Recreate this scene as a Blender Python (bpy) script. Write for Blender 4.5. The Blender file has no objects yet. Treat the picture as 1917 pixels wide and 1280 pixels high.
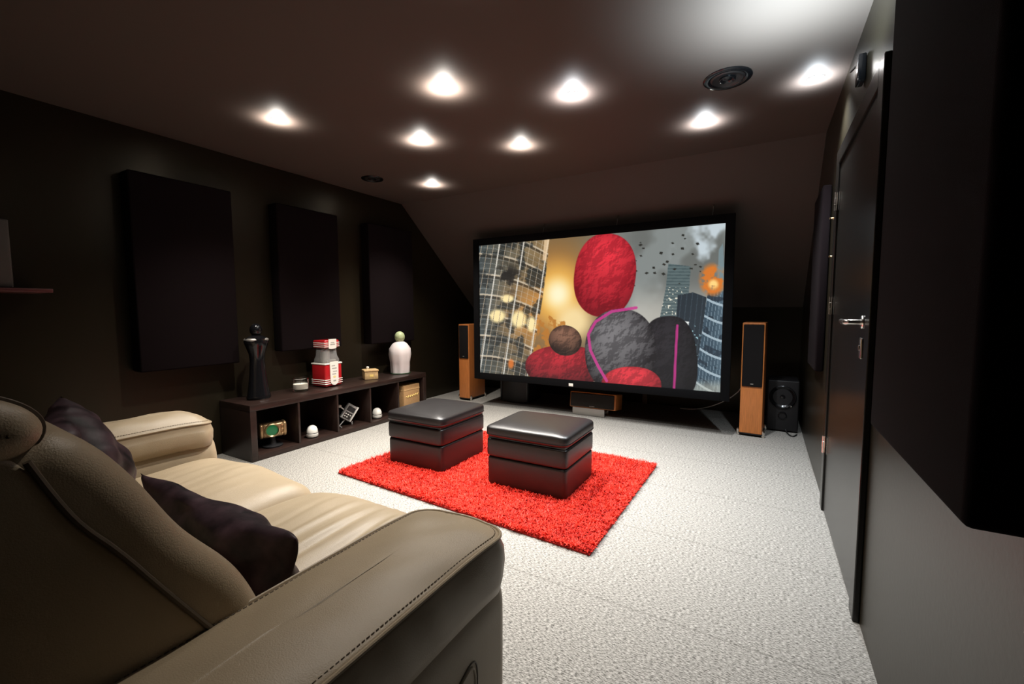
import bpy, bmesh, math, random
import numpy as np
from mathutils import Vector, Matrix
random.seed(7); rng = np.random.default_rng(7)
C = bpy.context.scene.collection
PI = math.pi

# ------------------------------------------------------------------ helpers
def link(o, parent=None):
    C.objects.link(o)
    if parent: o.parent = parent
    return o

def tag(o, label=None, cat=None, group=None, kind=None):
    if label: o['label'] = label
    if cat: o['category'] = cat
    if group: o['group'] = group
    if kind: o['kind'] = kind
    return o

def thing(name, label, cat, loc=(0, 0, 0), rz=0, group=None):
    o = bpy.data.objects.new(name, None)
    o.empty_display_size = .05
    o.location = loc; o.rotation_euler = (0, 0, rz)
    link(o)
    return tag(o, label, cat, group)

def obj(name, bm, m, parent=None, smooth=True, angle=40, sub=0, label=None):
    me = bpy.data.meshes.new(name)
    bmesh.ops.recalc_face_normals(bm, faces=bm.faces[:])
    bm.to_mesh(me); bm.free()
    o = bpy.data.objects.new(name, me)
    ms = m if isinstance(m, (list, tuple)) else [m]
    for x in ms: me.materials.append(x)
    if smooth:
        me.polygons.foreach_set('use_smooth', [True] * len(me.polygons))
        try: me.set_sharp_from_angle(angle=math.radians(angle))
        except Exception: pass
    link(o, parent)
    if sub:
        s = o.modifiers.new('sub', 'SUBSURF'); s.levels = sub; s.render_levels = sub
    if label: o['label'] = label
    return o

def copy_tree(o, parent=None):
    c = o.copy(); C.objects.link(c)
    if parent: c.parent = parent
    for ch in list(o.children): copy_tree(ch, c)
    return c

def B(): return bmesh.new()

def box(bm, x0, x1, y0, y1, z0, z1, bev=0, seg=2, M=None, mi=0):
    vs = [bm.verts.new((x, y, z)) for z in (z0, z1) for y in (y0, y1) for x in (x0, x1)]
    fs = [bm.faces.new([vs[i] for i in q]) for q in
          ((0, 2, 3, 1), (4, 5, 7, 6), (0, 1, 5, 4), (2, 6, 7, 3), (0, 4, 6, 2), (1, 3, 7, 5))]
    for f in fs: f.material_index = mi
    if bev > 0:
        es = list({e for f in fs for e in f.edges})
        r = bmesh.ops.bevel(bm, geom=es, offset=bev, segments=seg, profile=.5, affect='EDGES')
        vs = list({v for f in r['faces'] for v in f.verts} | {v for v in vs if v.is_valid})
        for f in r['faces']: f.material_index = mi
    if M is not None:
        bmesh.ops.transform(bm, matrix=M, verts=[v for v in vs if v.is_valid])
    return bm

def lathe(bm, prof, n=32, M=None, a0=0, mi=0):
    rings = []
    new = []
    for r, z in prof:
        if r < 1e-6:
            v = bm.verts.new((0, 0, z)); rings.append([v]); new.append(v)
        else:
            ring = [bm.verts.new((r * math.cos(a0 + 2 * PI * i / n), r * math.sin(a0 + 2 * PI * i / n), z)) for i in range(n)]
            rings.append(ring); new += ring
    for a, b in zip(rings, rings[1:]):
        for i in range(n):
            j = (i + 1) % n
            if len(a) == 1 and len(b) == 1: continue
            if len(a) == 1: f = bm.faces.new((a[0], b[i], b[j]))
            elif len(b) == 1: f = bm.faces.new((a[i], b[0], a[j]))
            else: f = bm.faces.new((a[i], a[j], b[j], b[i]))
            f.material_index = mi
    if M is not None: bmesh.ops.transform(bm, matrix=M, verts=new)
    return bm

def tube(bm, pts, r, n=10, closed=False, cap=True, mi=0):
    pts = [Vector(p) for p in pts]
    rs = r if isinstance(r, (list, tuple)) else [r] * len(pts)
    rings = []
    nrm = None
    N = len(pts)
    for i, p in enumerate(pts):
        a = pts[(i - 1) % N] if (i > 0 or closed) else p
        b = pts[(i + 1) % N] if (i < N - 1 or closed) else p
        t = (b - a).normalized()
        if nrm is None:
            nrm = t.orthogonal().normalized()
        nrm = (nrm - t * nrm.dot(t))
        nrm = nrm.normalized() if nrm.length > 1e-6 else t.orthogonal().normalized()
        bn = t.cross(nrm)
        rings.append([bm.verts.new(p + (nrm * math.cos(2 * PI * k / n) + bn * math.sin(2 * PI * k / n)) * rs[i]) for k in range(n)])
    prs = list(zip(rings, rings[1:])) + ([(rings[-1], rings[0])] if closed else [])
    for a, b in prs:
        for k in range(n):
            f = bm.faces.new((a[k], a[(k + 1) % n], b[(k + 1) % n], b[k])); f.material_index = mi
    if cap and not closed:
        bm.faces.new(rings[0][::-1]).material_index = mi; bm.faces.new(rings[-1]).material_index = mi
    return bm

def resample(poly, n, closed=True):
    P = [Vector((p[0], p[1])) for p in poly]
    if closed: P = P + [P[0]]
    L = [0]
    for a, b in zip(P, P[1:]): L.append(L[-1] + (b - a).length)
    out = []
    m = n if closed else n - 1
    for i in range(n):
        s = L[-1] * i / m
        for k in range(len(P) - 1):
            if L[k + 1] >= s - 1e-9: break
        t = (s - L[k]) / max(1e-9, L[k + 1] - L[k])
        out.append(P[k].lerp(P[k + 1], min(1, max(0, t))))
    return out

def chaikin(poly, it=2):
    for _ in range(it):
        q = []
        for a, b in zip(poly, poly[1:] + poly[:1]):
            q.append((a[0] * .75 + b[0] * .25, a[1] * .75 + b[1] * .25))
            q.append((a[0] * .25 + b[0] * .75, a[1] * .25 + b[1] * .75))
        poly = q
    return poly

def chaikin_open(P, it=2):
    for _ in range(it):
        q = [P[0]]
        for a, b in zip(P, P[1:]):
            q.append((a[0] * .75 + b[0] * .25, a[1] * .75 + b[1] * .25)); q.append((a[0] * .25 + b[0] * .75, a[1] * .25 + b[1] * .75))
        P = q + [P[-1]]
    return P

def loft(bm, prof, s0, s1, r0, r1, axis='X', nu=64, nend=7, nmid=12, disp=None, mi=0):
    """closed profile swept from s0 to s1, its two ends rounded off with radius r0, r1 (a stuffed cushion)"""
    P = resample(prof, nu)
    cen = sum(P, Vector((0, 0))) / len(P)
    nr = []
    for i in range(nu):
        t = (P[(i + 1) % nu] - P[i - 1]).normalized()
        n_ = Vector((t.y, -t.x))
        if n_.dot(P[i] - cen) < 0 and False: n_ = -n_
        nr.append(n_)
    ar = sum(P[i].x * P[(i + 1) % nu].y - P[(i + 1) % nu].x * P[i].y for i in range(nu))
    sg = 1 if ar > 0 else -1
    st = []
    for k in range(nend):
        a = PI / 2 * k / nend
        st.append((s0 + (r0 if s1 > s0 else -r0) * (1 - math.sin(a)), r0 * (1 - math.cos(a)), 0))
    st = [(s, r0 * (1 - math.cos(PI / 2 - PI / 2 * k / nend)) if False else d, 0) for k, (s, d, _) in enumerate(st)]
    # stations: parameter angle from the cap (inset = r) to full width (inset = 0)
    sd = 1 if s1 > s0 else -1
    st = []
    for k in range(nend + 1):
        a = PI / 2 * k / nend
        st.append((s0 + sd * r0 * (1 - math.sin(a)) if False else s0 + sd * r0 * (1 - math.cos(a)), r0 * (1 - math.sin(a))))
    for k in range(1, nmid):
        st.append((s0 + sd * r0 + (s1 - s0 - sd * (r0 + r1)) * k / nmid, 0))
    for k in range(nend, -1, -1):
        a = PI / 2 * k / nend
        st.append((s1 - sd * r1 * (1 - math.cos(a)), r1 * (1 - math.sin(a))))
    rings = []
    for s, ins in st:
        ring = []
        for i in range(nu):
            q = P[i] - nr[i] * sg * ins
            if axis == 'X': v = Vector((s, q.x, q.y))
            else: v = Vector((q.x, s, q.y))
            if disp:
                n3 = Vector((0, nr[i].x * sg, nr[i].y * sg)) if axis == 'X' else Vector((nr[i].x * sg, 0, nr[i].y * sg))
                v = v + n3 * disp(v, n3)
            ring.append(bm.verts.new(v))
        rings.append(ring)
    for a, b in zip(rings, rings[1:]):
        for i in range(nu):
            bm.faces.new((a[i], a[(i + 1) % nu], b[(i + 1) % nu], b[i])).material_index = mi
    for ring in (rings[0], rings[-1]):
        c = bm.verts.new(sum((v.co for v in ring), Vector()) / nu)
        for i in range(nu): bm.faces.new((ring[i], ring[(i + 1) % nu], c)).material_index = mi
    return bm

def superbox(bm, sx, sy, sz, e=.35, n=40, m=20, M=None, ez=None):
    """superellipsoid, half sizes sx sy sz; small e = boxier"""
    ez = ez or e
    f = lambda c, p: math.copysign(abs(c) ** p, c)
    rings = []; new = []
    for j in range(1, m):
        b = -PI / 2 + PI * j / m
        rings.append([bm.verts.new((sx * f(math.cos(b), ez) * f(math.cos(2 * PI * i / n), e),
                                    sy * f(math.cos(b), ez) * f(math.sin(2 * PI * i / n), e), sz * f(math.sin(b), ez))) for i in range(n)])
        new += rings[-1]
    lo = bm.verts.new((0, 0, -sz)); hi = bm.verts.new((0, 0, sz)); new += [lo, hi]
    for a, b in zip(rings, rings[1:]):
        for i in range(n): bm.faces.new((a[i], a[(i + 1) % n], b[(i + 1) % n], b[i]))
    for i in range(n):
        bm.faces.new((lo, rings[0][(i + 1) % n], rings[0][i])); bm.faces.new((hi, rings[-1][i], rings[-1][(i + 1) % n]))
    if M is not None: bmesh.ops.transform(bm, matrix=M, verts=new)
    return bm

def T(x, y, z): return Matrix.Translation((x, y, z))
def R(a, ax): return Matrix.Rotation(a, 4, ax)

def lin(c):
    return tuple((x / 255 / 12.92 if x / 255 <= .04045 else ((x / 255 + .055) / 1.055) ** 2.4) for x in c)

# ------------------------------------------------------------------ materials
def mat(name, col, rough=.5, metal=0, spec=.5, bump=0, bscale=200, var=0, vscale=8, emit=None, estr=1, trans=0, ior=1.45,
        coat=0, sheen=0, stretch=(1, 1, 1), col2=None, detail=4, alpha=1):
    m = bpy.data.materials.new(name); m.use_nodes = True
    nt = m.node_tree; N = nt.nodes; L = nt.links
    b = N['Principled BSDF']
    b.inputs['Base Color'].default_value = (*col, 1)
    b.inputs['Roughness'].default_value = rough
    b.inputs['Metallic'].default_value = metal
    b.inputs['Specular IOR Level'].default_value = spec
    b.inputs['IOR'].default_value = ior
    b.inputs['Transmission Weight'].default_value = trans
    b.inputs['Coat Weight'].default_value = coat
    b.inputs['Sheen Weight'].default_value = sheen
    if emit:
        b.inputs['Emission Color'].default_value = (*emit, 1); b.inputs['Emission Strength'].default_value = estr
    if bump or var or col2:
        tc = N.new('ShaderNodeTexCoord'); mp = N.new('ShaderNodeMapping')
        mp.inputs['Scale'].default_value = stretch
        L.new(tc.outputs['Object'], mp.inputs['Vector'])
    if bump:
        n = N.new('ShaderNodeTexNoise'); n.inputs['Scale'].default_value = bscale; n.inputs['Detail'].default_value = detail
        L.new(mp.outputs['Vector'], n.inputs['Vector'])
        bp = N.new('ShaderNodeBump'); bp.inputs['Strength'].default_value = bump; bp.inputs['Distance'].default_value = .002
        L.new(n.outputs['Fac'], bp.inputs['Height']); L.new(bp.outputs['Normal'], b.inputs['Normal'])
    if var or col2:
        n2 = N.new('ShaderNodeTexNoise'); n2.inputs['Scale'].default_value = vscale; n2.inputs['Detail'].default_value = 6
        L.new(mp.outputs['Vector'], n2.inputs['Vector'])
        cr = N.new('ShaderNodeValToRGB')
        c2 = col2 or tuple(x * (1 - var) for x in col)
        cr.color_ramp.elements[0].position = .35; cr.color_ramp.elements[1].position = .65
        cr.color_ramp.elements[0].color = (*c2, 1); cr.color_ramp.elements[1].color = (*col, 1)
        L.new(n2.outputs['Fac'], cr.inputs['Fac']); L.new(cr.outputs['Color'], b.inputs['Base Color'])
    return m

M = {}
M['wall'] = mat('satin_black_wall_paint', (.0135, .0105, .0062), .33, spec=.32, bump=.12, bscale=60, detail=3)
M['ceil'] = mat('dark_brown_ceiling_paint', (.085, .066, .057), .62, spec=.25, bump=.1, bscale=90)
M['wall'].node_tree.nodes['Principled BSDF'].inputs['Specular Tint'].default_value = (1, .88, .68, 1)
M['panel'] = mat('dark_maroon_acoustic_fabric', (.0065, .0036, .0042), .95, spec=.12, bump=.3, bscale=700)
M['door'] = mat('satin_black_door_paint', (.009, .0072, .0055), .27, spec=.42, bump=.05, bscale=40)
M['black'] = mat('matt_black', (.008, .008, .009), .6, bump=.1, bscale=300)
M['gloss_black'] = mat('gloss_black_plastic', (.006, .006, .007), .15)
M['velvet'] = mat('black_velvet_frame', (.004, .004, .0045), .9, spec=.1)
M['chrome'] = mat('brushed_nickel', (.72, .68, .62), .22, metal=1)
M['brass'] = mat('aged_brass', (.6, .45, .25), .3, metal=1)
M['bezel'] = mat('white_lamp_bezel', (.7, .7, .7), .4)
M['leather'] = mat('taupe_leather', (.38, .300, .198), .42, spec=.5, bump=.35, bscale=420, var=.10, vscale=5, detail=5)
M['thread'] = mat('dark_leather_piping', (.10, .075, .05), .5)
M['velvetpillow'] = mat('crushed_aubergine_velvet', (.062, .036, .044), .48, spec=.25, bump=.8, bscale=24, col2=(.006, .004, .005), vscale=13)
M['ottoman'] = mat('black_leather', (.0065, .0052, .0052), .38, spec=.7, bump=.28, bscale=260)
M['espresso'] = mat('espresso_wood_veneer', (.026, .014, .011), .33, spec=.5, bump=.06, bscale=60, var=.35, vscale=12, stretch=(6, .6, 6))
M['cherry'] = mat('cherry_wood_veneer', (.60, .20, .052), .38, bump=.03, bscale=40, var=.22, vscale=16, stretch=(8, 8, .5))
M['grille'] = mat('black_speaker_cloth', (.010, .009, .009), .85, spec=.15, bump=.4, bscale=900)
M['grille2'] = mat('charcoal_speaker_cloth', (.030, .026, .023), .8, spec=.2, bump=.4, bscale=900)
M['silver'] = mat('dull_silver_metal', (.42, .40, .37), .45, metal=.7)
M['darkplastic'] = mat('dark_satin_plastic', (.014, .012, .012), .4)
M['cable'] = mat('black_cable_rubber', (.010, .010, .010), .45)
M['white'] = mat('white_plastic', (.62, .60, .55), .4)
M['wax'] = mat('cream_candle_wax', (.85, .80, .68), .5)
M['glass'] = mat('clear_glass', (1, 1, 1), .03, trans=1, ior=1.45)
M['red'] = mat('glossy_red_plastic', (.42, .012, .016), .22, coat=.4)
M['lbl'] = mat('cream_label', (.80, .76, .68), .5)
M['lblgrey'] = mat('grey_label_print', (.35, .34, .30), .6)
M['lblyel'] = mat('yellow_label_print', (.75, .62, .28), .6)
M['popglass'] = mat('smoked_clear_plastic', (.80, .80, .78), .08, trans=.85, ior=1.2)
M['popcup'] = mat('frosted_white_plastic', (.66, .62, .58), .35)
M['tanwood'] = mat('pale_tan_wood', (.62, .42, .20), .45, var=.25, vscale=20, stretch=(2, 10, 2))
M['boxcard'] = mat('tan_wooden_box', (.46, .27, .12), .55, var=.25, vscale=20, stretch=(2, 2, 12))
M['gold'] = mat('yellow_gold_print', (.85, .62, .20), .4)
M['bronze'] = mat('worn_bronze_paint', (.34, .22, .11), .35, metal=.6)
M['greenscr'] = mat('green_display', (.01, .05, .02), .3, emit=(.02, .30, .10), estr=.28)
M['greyplastic'] = mat('grey_plastic', (.24, .23, .22), .4)
M['paleg'] = mat('pale_green_ceramic', (.48, .55, .30), .45)
M['clothw'] = mat('white_ceramic', (.80, .72, .70), .55)
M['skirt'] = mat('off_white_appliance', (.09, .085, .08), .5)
M['redwood'] = mat('dark_mahogany_board', (.10, .022, .022), .35)
M['sub'] = mat('black_ash_subwoofer', (.012, .011, .012), .5, bump=.2, bscale=120)

def floor_mat():
    m = bpy.data.materials.new('grey_flecked_carpet'); m.use_nodes = True
    nt = m.node_tree; N = nt.nodes; L = nt.links; b = N['Principled BSDF']
    b.inputs['Roughness'].default_value = .95; b.inputs['Specular IOR Level'].default_value = .1
    tc = N.new('ShaderNodeTexCoord')
    mp = N.new('ShaderNodeMapping'); mp.inputs['Scale'].default_value = (.62, 2.0, 1); L.new(tc.outputs['Object'], mp.inputs['Vector'])
    n1 = N.new('ShaderNodeTexNoise'); n1.inputs['Scale'].default_value = 120; n1.inputs['Detail'].default_value = 6; n1.inputs['Roughness'].default_value = .7
    L.new(mp.outputs['Vector'], n1.inputs['Vector'])
    cr = N.new('ShaderNodeValToRGB')
    cr.color_ramp.elements[0].position = .38; cr.color_ramp.elements[1].position = .62
    cr.color_ramp.elements[0].color = (.060, .057, .050, 1); cr.color_ramp.elements[1].color = (.43, .41, .375, 1)
    L.new(n1.outputs['Fac'], cr.inputs['Fac'])
    # seams between the carpet tiles
    sx = N.new('ShaderNodeSeparateXYZ'); L.new(tc.outputs['Object'], sx.inputs['Vector'])
    def seam(out, period, off):
        a = N.new('ShaderNodeMath'); a.operation = 'ADD'; a.inputs[1].default_value = off; L.new(out, a.inputs[0])
        d = N.new('ShaderNodeMath'); d.operation = 'PINGPONG'; d.inputs[1].default_value = period / 2; L.new(a.outputs[0], d.inputs[0])
        c = N.new('ShaderNodeMath'); c.operation = 'LESS_THAN'; c.inputs[1].default_value = .0045; L.new(d.outputs[0], c.inputs[0])
        return c
    s1 = seam(sx.outputs['Y'], .655, .305)
    mx = N.new('ShaderNodeMix'); mx.data_type = 'RGBA'; mx.blend_type = 'MULTIPLY'
    ml = N.new('ShaderNodeMath'); ml.operation = 'MULTIPLY'; ml.inputs[1].default_value = .28
    L.new(s1.outputs[0], ml.inputs[0]); L.new(ml.outputs[0], mx.inputs['Factor'])
    L.new(cr.outputs['Color'], mx.inputs['A']); mx.inputs['B'].default_value = (.25, .24, .22, 1)
    L.new(mx.outputs['Result'], b.inputs['Base Color'])
    bp = N.new('ShaderNodeBump'); bp.inputs['Strength'].default_value = .03; bp.inputs['Distance'].default_value = .002
    L.new(n1.outputs['Fac'], bp.inputs['Height']); L.new(bp.outputs['Normal'], b.inputs['Normal'])
    return m
M['carpet'] = floor_mat()

def rug_mat(name, a, c):
    m = bpy.data.materials.new(name); m.use_nodes = True
    nt = m.node_tree; N = nt.nodes; L = nt.links; b = N['Principled BSDF']
    b.inputs['Roughness'].default_value = .6; b.inputs['Specular IOR Level'].default_value = .25
    at = N.new('ShaderNodeAttribute'); at.attribute_name = 'tone'
    mx = N.new('ShaderNodeMix'); mx.data_type = 'RGBA'
    mx.inputs['A'].default_value = (*a, 1); mx.inputs['B'].default_value = (*c, 1)
    L.new(at.outputs['Fac'], mx.inputs['Factor']); L.new(mx.outputs['Result'], b.inputs['Base Color'])
    return m
M['rug'] = rug_mat('red_shag_yarn', (.40, .010, .006), (.82, .042, .020))

# ------------------------------------------------------------------ the room
XR, XL, ZC, YS, YF, YB = .352, -3.88, 2.476, 4.013, 5.52, -1.6
ZK = ZC - .845 * (YF - YS)
def struct(name, bm, m, parent=None):
    o = obj(name, bm, m, parent, smooth=False)
    if not parent: o['kind'] = 'structure'
    return o
bm = B(); box(bm, XL - .1, XR + .1, YB - .1, YF + .1, -.1, 0); struct('floor', bm, M['carpet'])
# ceiling: flat part and the slope under the roof, one slab
bm = B()
pr = [(YB - .1, ZC), (YS, ZC), (YF, ZK), (YF + .1, ZK), (YF + .1, ZK + .1), (YS + .06, ZC + .1), (YB - .1, ZC + .1)]
a = [bm.verts.new((XL - .1, y, z)) for y, z in pr]; b_ = [bm.verts.new((XR + .1, y, z)) for y, z in pr]
for i in range(len(pr)):
    j = (i + 1) % len(pr); bm.faces.new((a[i], a[j], b_[j], b_[i]))
bm.faces.new(a); bm.faces.new(b_[::-1]); struct('ceiling', bm, M['ceil'])
def sidewall(name, x0, x1):
    bm = B()
    pr = [(YB, 0), (YF, 0), (YF, ZK), (YS, ZC), (YB, ZC)]
    a = [bm.verts.new((x0, y, z)) for y, z in pr]; b_ = [bm.verts.new((x1, y, z)) for y, z in pr]
    for i in range(5):
        j = (i + 1) % 5; bm.faces.new((a[i], a[j], b_[j], b_[i]))
    bm.faces.new(a); bm.faces.new(b_[::-1]); struct(name, bm, M['wall'])
sidewall('wall_left', XL - .1, XL); sidewall('wall_right', XR, XR + .1)
bm = B(); box(bm, XL, XR, YF, YF + .1, 0, ZK); struct('wall_front', bm, M['wall'])
bm = B(); box(bm, XL, XR, YB - .1, YB, 0, ZC); struct('wall_back', bm, M['wall'])
# timber batten on the low front wall
bm = B(); box(bm, -1.29, -1.235, YF - .03, YF, 0, .6, .004); struct('trim_1', bm, mat('pale_timber_batten', (.20, .15, .10), .5))

# door in the right wall
DY0, DY1, DZ = 2.09, 3.06, 1.99
bm = B()
box(bm, XR - .012, XR - .0005, DY0, DY1, .008, DZ, .003)
door = struct('door_1', bm, M['door'])
bm = B()
aw = .085
box(bm, XR - .022, XR, DY0 - aw, DY0, 0, DZ + aw, .004)
box(bm, XR - .022, XR, DY1, DY1 + aw, 0, DZ + aw, .004)
box(bm, XR - .022, XR, DY0, DY1, DZ, DZ + aw, .004)
struct('trim_2', bm, M['door'])
# door furniture
hy, hz = 2.165, 1.137
bm = B()
lathe(bm, [(0, 0), (.026, 0), (.027, .006), (.024, .010), (0, .011)], 24, T(XR - .012, hy, hz) @ R(-PI / 2, 'Y'))
tube(bm, [(XR - .020, hy, hz), (XR - .060, hy, hz), (XR - .068, hy + .012, hz), (XR - .068, hy + .05, hz), (XR - .068, hy + .125, hz), (XR - .062, hy + .142, hz - .004), (XR - .046, hy + .150, hz - .008)],
     [.010, .010, .011, .010, .010, .011, .010], 12)
obj('door_handle', bm, M['chrome'], door, label='brushed nickel lever handle')
bm = B(); box(bm, XR - .022, XR - .012, hy - .026, hy + .026, hz - .145, hz - .062, .006)
box(bm, XR - .026, XR - .021, hy - .006, hy + .006, hz - .112, hz - .092, .002)
obj('lock_plate', bm, M['chrome'], door, label='brushed nickel lock plate')
for z in (1.785, 1.205, .40):
    bm = B()
    lathe(bm, [(0, -.05), (.008, -.05), (.008, -.018), (.0092, -.017), (.0092, .017), (.008, .018), (.008, .05), (0, .05)], 12, T(XR - .026, DY1 - .004, z))
    box(bm, XR - .0145, XR - .012, DY1 - .042, DY1 - .006, z - .05, z + .05)
    obj('hinge', bm, M['chrome'], door)

# ------------------------------------------------------------------ acoustic panels
def acoustic(x_face, x_back, y0, y1, z0, z1, label, group):
    bm = B(); x0, x1 = min(x_face, x_back), max(x_face, x_back)
    box(bm, x0, x1, y0, y1, z0, z1, .012, 3)
    # the cloth is pulled over the frame: slight quilting at its edge
    o = obj('acoustic_panel', bm, M['panel'])
    o.location = (0, 0, 0)
    return tag(o, label, 'acoustic panel', group)
g = 'wall mounted acoustic panels'
acoustic(XL + .13, XL + .003, 1.30, 1.965, .76, 2.15, 'wide dark fabric acoustic panel on left wall, nearest the sofa', g)
acoustic(XL + .13, XL + .003, 2.335, 2.975, .82, 2.14, 'dark fabric acoustic panel on left wall behind the red popcorn maker', g)
acoustic(XL + .13, XL + .003, 3.365, 4.05, .81, 2.14, 'dark fabric acoustic panel on left wall next to the sloping ceiling', g)
acoustic(.25, XR - .003, .818, 1.44, .885, 2.30, 'large thick black fabric acoustic panel on right wall in the foreground', g)
acoustic(.300, XR - .003, 3.475, 4.00, .772, 1.98, 'narrow looking dark acoustic panel on right wall beyond the door', g)

# ------------------------------------------------------------------ ceiling lights
def downlight_parts(t):
    bm = B(); lathe(bm, [(.030, 0), (.043, 0), (.044, -.003), (.040, -.006), (.031, -.006), (.029, -.003), (.029, -.001)], 32)
    obj('bezel', bm, M['bezel'], t)
    bm = B(); lathe(bm, [(.029, -.001), (.027, -.004), (.018, -.0085), (.008, -.0105), (0, -.011)], 28)
    obj('bulb', bm, M['lamp'], t, label='glowing white lamp')
M['lamp'] = mat('lit_lamp', (1, 1, 1), .4, emit=(1, .97, .92), estr=60)
spots = [(-2.895, 1.842, 'ceiling downlight nearest the left wall and the sofa', .62, (1, .93, .84)),
         (-1.656, 2.078, 'brightest large looking ceiling downlight above the left ottoman', 1.15, (1, .94, .86)),
         (-1.04, 2.531, 'ceiling downlight between the brightest one and the round black ceiling speaker', 1.05, (.96, .97, 1)),
         (-2.313, 2.615, 'ceiling downlight straight below the brightest one in the photo', 1.3, (1, .95, .88)),
         (-1.705, 3.091, 'small ceiling downlight above the screen in the middle of the group', .8, (1, .95, .88)),
         (-.403, 3.372, 'ceiling downlight just under the round black ceiling speaker', .85, (.94, .97, 1)),
         (-3.012, 3.563, 'farthest ceiling downlight, by the flat black ceiling speaker', .8, (1, .94, .86)),
         (-.98, 1.30, 'added unseen ceiling downlight that brightens the near sofa arm', .24, (1, .93, .84)),  # extra fixture out of view, added to brighten the sofa arm
         (.205, 3.055, 'bluish ceiling downlight tight against the right wall above the door', .55, (.84, .93, 1))]
SPOT = 64.0; HALO = 13.0
root = None
for i, (x, y, lab, k, colr) in enumerate(spots):
    if root is None:
        t = thing('ceiling_downlight', lab, 'ceiling light', (x, y, ZC), 0, 'recessed ceiling downlights'); downlight_parts(t); root = t
        kids = list(t.children)
    else:
        t = root.copy(); C.objects.link(t); t.location = (x, y, ZC); t['label'] = lab
        for ch in kids:
            c = ch.copy(); C.objects.link(c); c.parent = t
    ld = bpy.data.lights.new('spot', 'SPOT'); ld.energy = SPOT * k * 4; ld.spot_size = math.radians(106); ld.spot_blend = 1.0
    ld.shadow_soft_size = .03; ld.color = colr
    lo = bpy.data.objects.new('lamp_light', ld); lo.location = (0, 0, -.02); link(lo, t)
    pd = bpy.data.lights.new('bloom_halo', 'SPOT'); pd.energy = HALO * (.55 + .45 * k); pd.shadow_soft_size = .015; pd.color = colr  # added upward spot, imitates camera bloom as a halo on the ceiling
    pd.spot_size = math.radians(165); pd.spot_blend = .6
    po = bpy.data.objects.new('bloom_halo_light', pd); po.location = (0, 0, -.07); po.rotation_euler = (PI, 0, 0); link(po, t)
# added upward spot with no fixture, puts a glow on the ceiling
pd = bpy.data.lights.new('ceiling_glow_fill', 'SPOT'); pd.energy = 150; pd.shadow_soft_size = .05; pd.color = (.70, .90, 1)
pd.spot_size = math.radians(130); pd.spot_blend = 1.0
po = bpy.data.objects.new('ceiling_glow_light', pd); po.location = (.08, 2.20, ZC - .50); po.rotation_euler = (PI, 0, 0); link(po)

# ------------------------------------------------------------------ ceiling speakers
def ceil_spk(x, y, r, lab):
    t = thing('ceiling_speaker', lab, 'speaker', (x, y, ZC), 0, 'black in-ceiling speakers')
    bm = B(); lathe(bm, [(r * .70, 0), (r, 0), (r * 1.0, -.004), (r * .96, -.008), (r * .74, -.008), (r * .70, -.004)], 48)
    obj('rim', bm, M['gloss_black'], t)
    bm = B(); lathe(bm, [(r * .70, -.003), (r * .62, -.009), (r * .54, -.005), (r * .50, -.002), (r * .30, -.0012), (0, -.0012)], 48)
    obj('woofer_cone', bm, M['darkplastic'], t)
    bm = B(); lathe(bm, [(r * .34, -.0013), (r * .34, -.010), (r * .30, -.012), (r * .26, -.010), (r * .20, -.005), (r * .10, -.010), (0, -.014)], 40)
    obj('tweeter', bm, M['gloss_black'], t)
ceil_spk(-.222, 2.800, .125, 'round black ceiling speaker with visible cone, at the upper right')
ceil_spk(-3.372, 3.095, .105, 'flat looking black ceiling speaker near the left wall')

# ------------------------------------------------------------------ projection screen
SX0, SX1, SY, SZ0, SZ1 = -2.977, -.323, 4.37, .424, 1.949
t = thing('projection_screen', 'huge wall wide projection screen in a black frame showing a ruined city', 'screen', ((SX0 + SX1) / 2, SY, SZ0 - .08))
def rel(bm, t):
    bmesh.ops.transform(bm, matrix=Matrix.Translation(-Vector(t.location)), verts=bm.verts[:]); return bm
bm = B(); fw = .078
for (x0, x1, z0, z1) in ((SX0 - fw, SX0, SZ0 - fw, SZ1 + fw), (SX1, SX1 + fw, SZ0 - fw, SZ1 + fw), (SX0, SX1, SZ1, SZ1 + fw), (SX0, SX1, SZ0 - fw, SZ0)):
    box(bm, x0, x1, SY - .03, SY + .012, z0, z1, .004)
obj('frame', rel(bm, t), M['velvet'], t)
bm = B(); box(bm, -1.807, -1.757, SY - .0335, SY - .0295, SZ0 - .066, SZ0 - .034, .0015)
obj('badge', rel(bm, t), M['lbl'], t, label='small white maker badge')

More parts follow.
